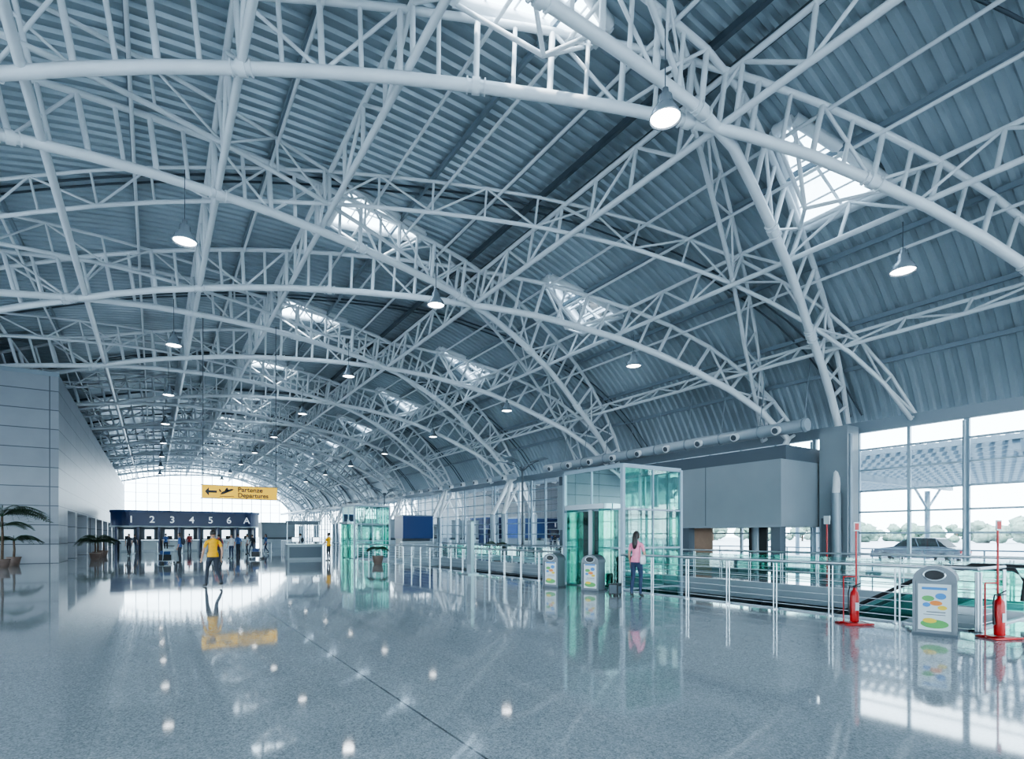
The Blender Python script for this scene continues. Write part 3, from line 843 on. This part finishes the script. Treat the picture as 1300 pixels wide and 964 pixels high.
ppl=[(3.6,41,.3,M_rshirt,M_trous,'walk'),(4.5,42.5,2.5,M_wshirt,M_jean,'stand'),(5.8,50,.2,M_bshirt,M_trous,'stand'),(6.6,51,1.5,M_wshirt,M_trous,'stand'),
     (1.3,38,1.3,M_bshirt,M_trous,'stand'),(1.0,63,0,M_bshirt,M_trous,'stand'),(3.0,64,0.2,M_rshirt,M_jean,'stand'),(5,63,0,M_wshirt,M_trous,'stand'),(7.4,54,1,M_trous,M_jean,'walk'),
     (-1.5,63,0,M_trous,M_jean,'stand'),(8.2,52,2,M_bshirt,M_jean,'walk'),(-1.6,52,3,M_trous,M_trous,'walk'),(9.8,46,1,M_wshirt,M_jean,'stand')]
for i,(x,y,a,t,bt,l) in enumerate(ppl):
    person('traveller',x,y,a,1.62+.02*(i%8),t,bt,i%3==1,i%3==1,l,'swing' if l=='walk' else 'down',i%2==0,'backpack' if i%4==0 else None)

# ------------------------------------------------------------ exterior
b=MB()
b.box(24.6,400,-200,400,-.3,-.02,M_asph); b.box(-400,-19.6,-200,400,-.3,-.02,M_asph); b.box(-19.6,24.6,YEND+.3,400,-.3,-.02,M_asph); b.box(-19.6,24.6,-200,YNEAR-.3,-.3,-.02,M_asph)
b.build('ground')
M_can=mat('canopy_steel',(0.16,0.21,0.25),0.5,0.2)
CY1=26
b=MB()
for yy in range(-29,CY1,9):
    for xx in (30,44):
        b.tube([(xx,yy,0),(xx,yy,4.6)],.16,M_can,10)
        for s in (-1,1): b.tube([(xx,yy,3.4),(xx+s*2.5,yy,5.1)],.08,M_can,6)
    b.box(27,48,yy-.12,yy+.12,4.8,5.2,M_can)
for xx in [27+1.5*i for i in range(15)]:
    b.box(xx-.08,xx+.08,-34,CY1,5.2,5.4,M_can)
yy=-34
while yy<CY1:
    b.box(27,48,yy,yy+.16,5.4,5.48,M_can); yy+=.42
b.build('drop_off_canopy')
b=MB()
for yy in range(-30,110,2): b.tube([(27.2,yy,0),(27.2,yy,1.0)],.03,M_can,6)
b.tube([(27.2,-30,1),(27.2,110,1)],.035,M_can,6); b.tube([(27.2,-30,.5),(27.2,110,.5)],.025,M_can,6)
b.build('street_barrier')
def car(x,y,rot,m):
    b=MB(); b.X=place(x,y,0,rot)
    body=[(-2.1,.35),(-2.15,.75),(-1.9,.92),(-1.3,1.0),(.9,.98),(1.7,.86),(2.1,.7),(2.15,.35)]
    b.prism(body,-.82,.82,m,'y')
    cab=[(-1.55,.96),(-1.05,1.42),(.25,1.44),(1.0,.96)]
    b.prism(cab,-.70,.70,M_black,'y'); b.prism([(-1.1,1.40),(-1.0,1.46),(.2,1.48),(.35,1.40)],-.66,.66,m,'y')
    for s in (-.71,.71):
        for xx in (-1.3,-.35,.65): b.tube([(xx+.1 if xx<0 else xx+.28,s,.98),(xx+.25 if xx<0 else xx-.25,s,1.42)],.03,m,5)
    for xx in (-1.35,1.35):
        for s in (-.8,.8):
            b.tube([(xx,s-.1,.32),(xx,s+.1,.32)],.32,M_black,18); b.tube([(xx,s-.11,.32),(xx,s+.11,.32)],.18,M_inox,12)
    b.box(2.1,2.17,-.7,-.4,.6,.72,M_paper); b.box(2.1,2.17,.4,.7,.6,.72,M_paper); b.box(-2.18,-2.1,-.7,-.45,.65,.8,M_red); b.box(-2.18,-2.1,.45,.7,.65,.8,M_red)
    b.build('parked_car')
car(36,13.5,1.57,mat('car_grey',(.12,.14,.17),.25,.4))
rnd=random.Random(9)
for i in range(46):
    b=MB(); x=rnd.uniform(140,170); y=-70+i*6.2+rnd.uniform(-2,2)
    b.tube([(x,y,0),(x,y,2.5)],[.25,.18],M_trunk,7)
    for j in range(8):
        b.ball((x+rnd.uniform(-2.4,2.4),y+rnd.uniform(-3.6,3.6),2.0+rnd.uniform(-1.2,1.8)),rnd.uniform(1.0,1.8),M_leafo,1,1.1,.8,10,lambda d:rnd.uniform(.65,1.3))
    b.build('tree')

# ------------------------------------------------------------ world, sun
w=bpy.data.worlds.new('World'); scene.world=w; w.use_nodes=True; nt=w.node_tree
bg=nt.nodes['Background']
tc=nt.nodes.new('ShaderNodeTexCoord'); sp=nt.nodes.new('ShaderNodeSeparateXYZ'); crp=nt.nodes.new('ShaderNodeValToRGB')
crp.color_ramp.elements[0].position=0; crp.color_ramp.elements[0].color=(.79,.92,1.0,1); crp.color_ramp.elements[1].position=.8; crp.color_ramp.elements[1].color=(.62,.82,1.0,1)
nt.links.new(tc.outputs['Generated'],sp.inputs[0]); nt.links.new(sp.outputs[2],crp.inputs[0]); nt.links.new(crp.outputs[0],bg.inputs[0])
bg.inputs[1].default_value=7.8
sl=bpy.data.lights.new('sun','SUN'); sl.energy=9; sl.angle=math.radians(3); sl.color=(1,.97,.92)
so=bpy.data.objects.new('sun',sl); scene.collection.objects.link(so)
so.rotation_euler=Vector((.45,.25,-.86)).to_track_quat('-Z','Y').to_euler()
scene.view_settings.view_transform='AgX'
try: scene.view_settings.look='AgX - Medium High Contrast'
except Exception: pass
scene.view_settings.exposure=0.22

# ------------------------------------------------------------ camera
cd=bpy.data.cameras.new('camera'); co=bpy.data.objects.new('camera',cd); scene.collection.objects.link(co)
co.location=(0,0,1.6); co.rotation_euler=(math.pi/2,0,-TH)
cd.sensor_width=36; cd.sensor_fit='HORIZONTAL'; cd.lens=36*F/1300
cd.shift_y=(680-482)/1300
cd.clip_end=1000
scene.camera=co
